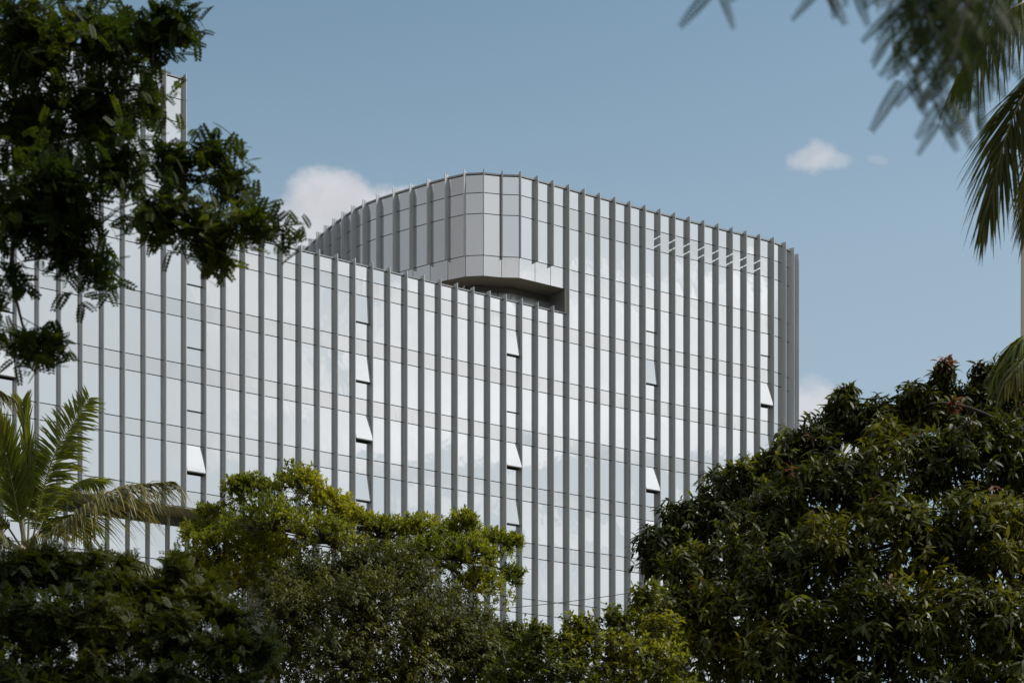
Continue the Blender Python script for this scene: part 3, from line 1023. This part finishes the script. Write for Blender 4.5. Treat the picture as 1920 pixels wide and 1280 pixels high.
# ------------------------------------------------------------------ palms
M['palm'] = leaf_mat('palm leaflet', (0.050, 0.072, 0.010), (0.105, 0.130, 0.016), (0.185, 0.195, 0.030), 0.3, 0.5, 0.3, 0.5)
M['palm_new'] = leaf_mat('young palm leaflet', (0.10, 0.13, 0.016), (0.135, 0.165, 0.02), (0.17, 0.19, 0.03), 0.4, 0.4, 0.45, 0.5)
M['palm_old'] = leaf_mat('ageing palm leaflet', (0.085, 0.090, 0.036), (0.125, 0.125, 0.05), (0.19, 0.155, 0.035), 0.25, 0.4, 0.45, 0.9)
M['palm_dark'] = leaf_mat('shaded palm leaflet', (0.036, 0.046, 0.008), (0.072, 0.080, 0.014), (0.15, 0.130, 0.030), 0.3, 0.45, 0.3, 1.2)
M['rachis'] = metal_paint('palm midrib', (0.15, 0.135, 0.06), 0.55, 0.0)
M['rachis_old'] = metal_paint('old palm midrib', (0.24, 0.17, 0.09), 0.6, 0.0)
M['husk'] = bark_mat('palm husk', (0.28, 0.22, 0.14))
M['palm_bark'] = bark_mat('palm trunk bark', (0.22, 0.19, 0.15))


def make_frond(root, ctrl, leaf_len, mat, seed, pairs=100, fwd=0.6, droop=0.25, width=0.028, vee=0.35, rach=M['rachis'], r0=0.03, up=(0, 0, 1), start=0.16, ragged=0.12):
    """one feather frond: arched midrib with two rows of long folded leaflets"""
    rs = np.random.RandomState(seed)
    n = 40
    C = crspline(ctrl, n)
    s = np.linspace(0, 1, n)
    mb = MB()
    mb.tube(C, list(r0 * (1 - 0.88 * s)), 6, 0)
    nv0 = len(mb.v)
    V, F = [], []
    ts = np.linspace(start, 0.995, pairs)
    up = np.array(up, float)
    for sg in (-1, 1):
        for k, t in enumerate(ts):
            t = min(max(t + rs.normal() * 0.003, 0), 1)
            f = t * (n - 1)
            i = min(int(f), n - 2)
            pos = C[i] + (C[i + 1] - C[i]) * (f - i)
            T = unit(C[i + 1] - C[i])
            side = np.cross(T, up)
            side = side / (np.linalg.norm(side) + 1e-6)
            N = np.cross(side, T)
            prof = min(1.0, 0.55 + 1.6 * (t - start)) * (1.0 - 0.62 * max(0, (t - 0.55) / 0.45) ** 1.5)
            L = leaf_len * prof * (1 + rs.normal() * ragged)
            a = fwd + 0.9 * t * t * fwd + rs.normal() * 0.07
            d = unit(side * sg * math.cos(a) + T * math.sin(a) + N * (vee * (1 - 0.5 * t) + rs.normal() * 0.08))
            w = width * (0.85 + 0.3 * rs.random()) * min(1, 0.5 + prof)
            wv = np.cross(d, N)
            wv = unit(wv) * w
            fold = N * w * 0.5
            g = droop * (0.6 + 0.8 * rs.random())
            rows = []
            for (u, ww) in ((0, 0.35), (0.25, 1.0), (0.6, 0.8), (0.85, 0.4), (1.0, 0.04)):
                p = pos + d * L * u + np.array((0, 0, -1.0)) * g * L * u * u
                rows.append((p + wv * ww + fold * ww, p, p - wv * ww + fold * ww))
            b0 = len(V)
            for r_ in rows:
                V += list(r_)
            for q in range(4):
                o = b0 + q * 3
                F += [(o, o + 1, o + 4, o + 3), (o + 1, o + 2, o + 5, o + 4)]
    mb.v += [tuple(p) for p in V]
    mb.f += [tuple(nv0 + q for q in f) for f in F]
    mb.mi += [1] * len(F)
    return mb.build('frond', [rach, mat], root)


def palm(name, label, crown, base, specs, trunk_r=0.16, group=None, husk=True):
    root = empty(name, (float(base[0]), float(base[1]), 0.0))
    tag(root, label, 'palm tree', group or 'coconut palms around the building')
    mb = MB()
    crown = np.array(crown, float)
    b3 = np.array((base[0], base[1], -0.2))
    mid = (b3 + crown) / 2 + np.array((0.25, 0.1, 0))
    pts = bez(b3, mid, crown, 26)
    rad = [trunk_r * (1.35 - 0.5 * min(1, k / 5)) * (1.0 if k % 2 else 0.93) for k in range(26)]
    mb.tube(pts, rad, 12)
    mb.build('trunk', M['palm_bark'], root, smooth=True)
    for q, kw in enumerate(specs):
        make_frond(root, **kw)
    return root


def pp(rows, d):
    return [wpt(x, y, d + dd) for (x, y, dd) in rows]


D1 = 50.0
lc_ = dict(leaf_len=1.15, width=0.030)
specs = [
    dict(ctrl=pp([(52, 1025, 0), (55, 930, 0), (52, 840, .1), (42, 752, .2)], D1), leaf_len=.95, mat=M['palm_new'], seed=1, fwd=1.15, droop=.0, vee=.15, width=.030, up=(0, -1, .1), start=.28),
    dict(ctrl=pp([(45, 1025, 0), (28, 930, -.2), (8, 840, -.3), (-20, 740, -.3)], D1), leaf_len=1.05, mat=M['palm'], seed=2, fwd=.85, droop=.12, up=(.3, -1, .2), **{'width': .030}),
    dict(ctrl=pp([(60, 1020, 0), (78, 930, -.1), (108, 840, -.2), (168, 745, -.3)], D1), leaf_len=1.40, mat=M['palm'], seed=3, fwd=.30, droop=.20, vee=.15, up=(-.5, -.85, .3), width=.030, pairs=120),
    dict(ctrl=pp([(68, 1028, 0), (130, 975, -.5), (215, 918, -1.0), (322, 902, -1.4)], D1), leaf_len=1.45, mat=M['palm_old'], seed=4, fwd=.62, droop=.75, vee=-.1, width=.027, pairs=120, rach=M['rachis_old']),
    dict(ctrl=pp([(66, 1035, 0), (150, 1035, -.3), (250, 1048, -.4), (335, 1085, -.5)], D1), leaf_len=.75, mat=M['palm_old'], seed=5, fwd=.6, droop=1.1, vee=-.3, width=.027, pairs=120, rach=M['rachis_old']),
    dict(ctrl=pp([(60, 1025, .2), (90, 960, .8), (140, 910, 1.3), (190, 900, 1.8)], D1), leaf_len=1.1, mat=M['palm'], seed=6, fwd=.55, droop=.45, vee=.1, width=.030),
    dict(ctrl=pp([(40, 1025, 0), (-10, 960, -.3), (-90, 930, -.6), (-170, 960, -.9)], D1), leaf_len=1.15, mat=M['palm'], seed=7, fwd=.55, droop=.6, vee=.1, width=.030),
    dict(ctrl=pp([(40, 1032, 0), (10, 1010, -.6), (-25, 985, -1.2), (-80, 985, -2)], D1), leaf_len=.9, mat=M['palm_old'], seed=8, fwd=.6, droop=.8, vee=-.1, width=.027, rach=M['rachis_old']),
    dict(ctrl=pp([(50, 1025, .2), (35, 940, 1.0), (15, 880, 1.8), (-30, 850, 2.6)], D1), leaf_len=1.1, mat=M['palm'], seed=9, fwd=.55, droop=.4, vee=.1, width=.030),
    dict(ctrl=pp([(50, 1030, -.2), (95, 985, .8), (130, 965, 1.6), (175, 985, 2.4)], D1), leaf_len=1.0, mat=M['palm'], seed=10, fwd=.55, droop=.7, vee=.0, width=.030),
]
c0 = wpt(50, 1045, D1)
pr = palm('coconut_palm', 'coconut palm with arching fronds and yellow-green spear, left of the bright tree', c0, (c0[0] - .4, c0[1]), specs)
# fibrous husk and young nuts at the heart of the crown
mb = MB()
rs = np.random.RandomState(3)
for k in range(9):
    a = rs.random() * 6.28
    p = wpt(50, 1035, D1) + np.array((math.cos(a) * .22, math.sin(a) * .22, rs.random() * .25 - .15))
    mb.tube([p + (0, 0, -.16), p + (0, 0, -.10), p, p + (0, 0, .10), p + (0, 0, .15)], [.03, .11, .15, .11, .03], 9)
mb.build('nut_cluster', M['husk'], pr, smooth=True)

# neighbour whose drooping frond reaches in at the left edge
D2 = 47.0
c0 = wpt(-160, 800, D2)
palm('coconut_palm', 'yellowing palm frond tip poking in at the left edge, above the spear', c0, (c0[0], c0[1]), [
    dict(ctrl=pp([(-160, 790, 0), (-110, 725, -.2), (-40, 715, -.4), (22, 745, -.6)], D2), leaf_len=.8, mat=M['palm_old'], seed=21, fwd=.6, droop=.55, vee=.0, width=.03, rach=M['rachis_old']),
    dict(ctrl=pp([(-160, 790, 0), (-190, 700, .2), (-260, 650, .3), (-340, 660, .3)], D2), leaf_len=1.1, mat=M['palm'], seed=22, fwd=.55, droop=.5, width=.03),
    dict(ctrl=pp([(-160, 790, 0), (-150, 700, .3), (-170, 620, .8), (-210, 560, 1.4)], D2), leaf_len=1.1, mat=M['palm'], seed=23, fwd=.55, droop=.3, width=.03),
    dict(ctrl=pp([(-160, 795, 0), (-230, 780, -.5), (-310, 800, -1), (-370, 880, -1.4)], D2), leaf_len=1.1, mat=M['palm'], seed=24, fwd=.55, droop=.7, width=.03)])

# palm hanging in at the top right
D3 = 16.0
c0 = wpt(2075, 60, D3)
palm('coconut_palm', 'dark palm fronds hanging down at the upper right edge against the sky', c0, (c0[0] + .2, c0[1]), [
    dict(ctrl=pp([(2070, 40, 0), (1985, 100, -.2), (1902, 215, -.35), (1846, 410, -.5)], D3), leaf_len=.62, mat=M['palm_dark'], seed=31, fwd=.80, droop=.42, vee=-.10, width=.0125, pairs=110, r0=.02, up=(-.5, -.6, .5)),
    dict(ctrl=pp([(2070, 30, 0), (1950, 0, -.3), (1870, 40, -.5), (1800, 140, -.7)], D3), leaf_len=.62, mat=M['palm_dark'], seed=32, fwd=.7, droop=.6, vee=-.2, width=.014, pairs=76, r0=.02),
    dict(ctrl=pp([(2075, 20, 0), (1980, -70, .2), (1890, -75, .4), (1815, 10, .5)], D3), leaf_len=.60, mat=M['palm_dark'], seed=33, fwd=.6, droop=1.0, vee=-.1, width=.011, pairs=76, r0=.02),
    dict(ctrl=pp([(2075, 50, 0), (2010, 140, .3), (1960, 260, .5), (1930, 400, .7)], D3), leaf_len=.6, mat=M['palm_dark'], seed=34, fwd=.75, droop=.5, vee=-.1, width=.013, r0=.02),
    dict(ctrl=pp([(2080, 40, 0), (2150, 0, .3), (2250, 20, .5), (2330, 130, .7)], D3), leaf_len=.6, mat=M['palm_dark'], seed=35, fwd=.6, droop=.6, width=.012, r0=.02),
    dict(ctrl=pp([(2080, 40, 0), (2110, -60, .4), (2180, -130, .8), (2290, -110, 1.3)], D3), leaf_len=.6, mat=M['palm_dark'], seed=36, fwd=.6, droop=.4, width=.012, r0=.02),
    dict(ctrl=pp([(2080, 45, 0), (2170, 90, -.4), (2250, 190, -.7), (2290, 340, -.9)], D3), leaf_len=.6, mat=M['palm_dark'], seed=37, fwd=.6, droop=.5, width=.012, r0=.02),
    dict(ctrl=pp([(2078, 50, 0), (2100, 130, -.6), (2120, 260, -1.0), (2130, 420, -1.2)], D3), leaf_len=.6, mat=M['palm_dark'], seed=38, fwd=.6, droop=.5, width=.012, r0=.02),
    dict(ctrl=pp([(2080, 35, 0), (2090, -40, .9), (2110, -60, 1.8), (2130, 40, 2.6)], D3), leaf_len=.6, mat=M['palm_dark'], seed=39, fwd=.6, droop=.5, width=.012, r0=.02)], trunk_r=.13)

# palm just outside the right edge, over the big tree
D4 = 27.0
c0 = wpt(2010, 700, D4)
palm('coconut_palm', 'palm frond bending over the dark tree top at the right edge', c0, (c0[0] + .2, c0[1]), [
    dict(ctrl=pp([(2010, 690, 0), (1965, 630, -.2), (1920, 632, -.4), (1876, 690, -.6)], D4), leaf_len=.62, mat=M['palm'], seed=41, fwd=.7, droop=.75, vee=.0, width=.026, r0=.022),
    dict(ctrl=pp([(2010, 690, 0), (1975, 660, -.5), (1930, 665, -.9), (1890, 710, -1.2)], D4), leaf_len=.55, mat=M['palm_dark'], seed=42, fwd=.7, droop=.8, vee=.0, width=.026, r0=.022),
    dict(ctrl=pp([(2010, 690, 0), (2050, 600, .3), (2120, 560, .5), (2200, 600, .7)], D4), leaf_len=.7, mat=M['palm'], seed=43, fwd=.6, droop=.5, width=.022, r0=.022),
    dict(ctrl=pp([(2012, 690, 0), (2080, 670, -.5), (2150, 720, -.9), (2190, 820, -1.2)], D4), leaf_len=.7, mat=M['palm'], seed=44, fwd=.6, droop=.5, width=.022, r0=.022),
    dict(ctrl=pp([(2012, 690, 0), (2040, 580, .8), (2080, 540, 1.6), (2120, 600, 2.4)], D4), leaf_len=.7, mat=M['palm'], seed=46, fwd=.6, droop=.5, width=.022, r0=.022),
    dict(ctrl=pp([(2012, 695, 0), (2040, 740, -1.0), (2060, 830, -1.5), (2065, 930, -1.7)], D4), leaf_len=.6, mat=M['palm'], seed=47, fwd=.6, droop=.5, width=.022, r0=.022)], trunk_r=.14)


# ------------------------------------------------------------------ feathery branch close to the camera, top right
def feathery():
    rs = np.random.RandomState(77)
    root = empty('feathery_tree', (2.3, 4.3, 0.0))
    tag(root, 'blurred feathery leaves of a very near tree at the top right', 'tree')
    d = 3.7
    tr = MB()
    trunk_top = np.array((2.2, 4.2, 3.6))
    tr.tube([(2.3, 4.3, -.1), (2.28, 4.28, 1.5), (2.24, 4.25, 2.8), trunk_top], [.10, .085, .07, .06], 9)
    V, F = [], []
    off = 0
    tpl = tpl_pinna(13, 0.145, 0.030, 66, tip_grow=0.7, droop=.10)
    leaves = [((1800, -147), (1700, 138), 9), ((1860, -132), (1765, 223), 10), ((1770, -172), (1672, 68), 8), ((1700, -172), (1600, -32), 7), ((1640, -162), (1545, -27), 6), ((1430, -162), (1345, -30), 6),
              ((1900, -112), (1830, 173), 9), ((1840, -152), (1790, 98), 9), ((1720, -162), (1690, 8), 7), ((1790, -142), (1745, 163), 8), ((1820, -152), (1720, 38), 8), ((1850, -150), (1800, 90), 9), ((1830, -150), (1770, 70), 9), ((1780, -150), (1750, 40), 8), ((1870, -150), (1850, 60), 8), ((1800, -150), (1810, 40), 8)]
    hub = wpt(1850, -240, d + .25)
    tr.tube(bez(trunk_top, (trunk_top + hub) / 2 + (0, 0, .2), hub, 8), np.linspace(.05, .022, 8), 7)
    hub2 = wpt(1420, -230, d + .1)
    tr.tube(bez(hub, (hub + hub2) / 2 + (0, 0, .05), hub2, 8), np.linspace(.02, .006, 8), 6)
    for k, (a, b_, n) in enumerate(leaves):
        dd = d + rs.normal() * .12
        A, B = wpt(*a, dd), wpt(*b_, dd - .05 + rs.normal() * .08)
        ctl = (A + B) / 2 + np.array((-.01, 0, .035))
        rc = bez(A, ctl, B, 12)
        tr.tube(rc, np.linspace(.0028, .0008, 12), 5)
        near = hub if a[0] > 1600 else hub2
        tr.tube(bez(near, (near + A) / 2 + (0, 0, .03), A, 5), np.linspace(.006, .003, 5), 5)
        pos, dr = [], []
        for q in range(n):
            t = 0.22 + 0.78 * q / (n - 1)
            f = t * 11
            i = min(int(f), 10)
            p = rc[i] + (rc[i + 1] - rc[i]) * (f - i)
            T = unit(rc[i + 1] - rc[i])
            side = unit(np.cross(T, np.array((rs.normal() * .3, -1, rs.normal() * .3))))
            for sg in (-1, 1):
                a_ = R(38 + 8 * rs.normal()) + 0.25 * t
                pos.append(p)
                dr.append(side * sg * math.cos(a_) + T * math.sin(a_) + np.array((0, rs.normal() * .25, -.30)))
        pos, dr = np.array(pos), unit(np.array(dr))
        up = np.array((0, -1.0, .35)) + rs.normal(size=pos.shape) * .35
        v, f_ = scatter(tpl, pos, dr, up, .100 * (0.65 + .6 * rs.random(len(pos))))
        V.append(v)
        F.append(f_ + off)
        off += len(v)
    quads_mesh('crown', np.concatenate(V), np.concatenate(F), [M['pinnate']], None, root)
    tr.build('trunk', M['bark_dark'], root, smooth=True)


feathery()

# ------------------------------------------------------------------ cable and pole
def cable():
    mb = MB()
    a, b_ = wpt(860, 1146, 75), wpt(1330, 1084, 75)
    ts = np.linspace(0, 1, 30)
    pts = [a + (b_ - a) * t - np.array((0, 0, .35)) * 4 * t * (1 - t) * .5 for t in ts]
    mb.tube(pts, [.014] * 30, 6)
    o = mb.build('overhead_cable', M['joint'])
    tag(o, 'thin dark overhead cable crossing in front of the lowest visible fins', 'cable')


cable()


def pole():
    mb = MB()
    d = 60.0
    x = (1922 - 960) / FPX * d
    mb.tube([(x, d, -.2), (x, d, 0.4), (x, d, 12), (x, d, 24), (x, d, 28)], [.22, .20, .17, .13, .12], 14)
    root = mb.build('pale_pole', M['steel'], smooth=True)
    tag(root, 'slim pale vertical mast cut by the right edge, behind the palm fronds', 'mast')


pole()
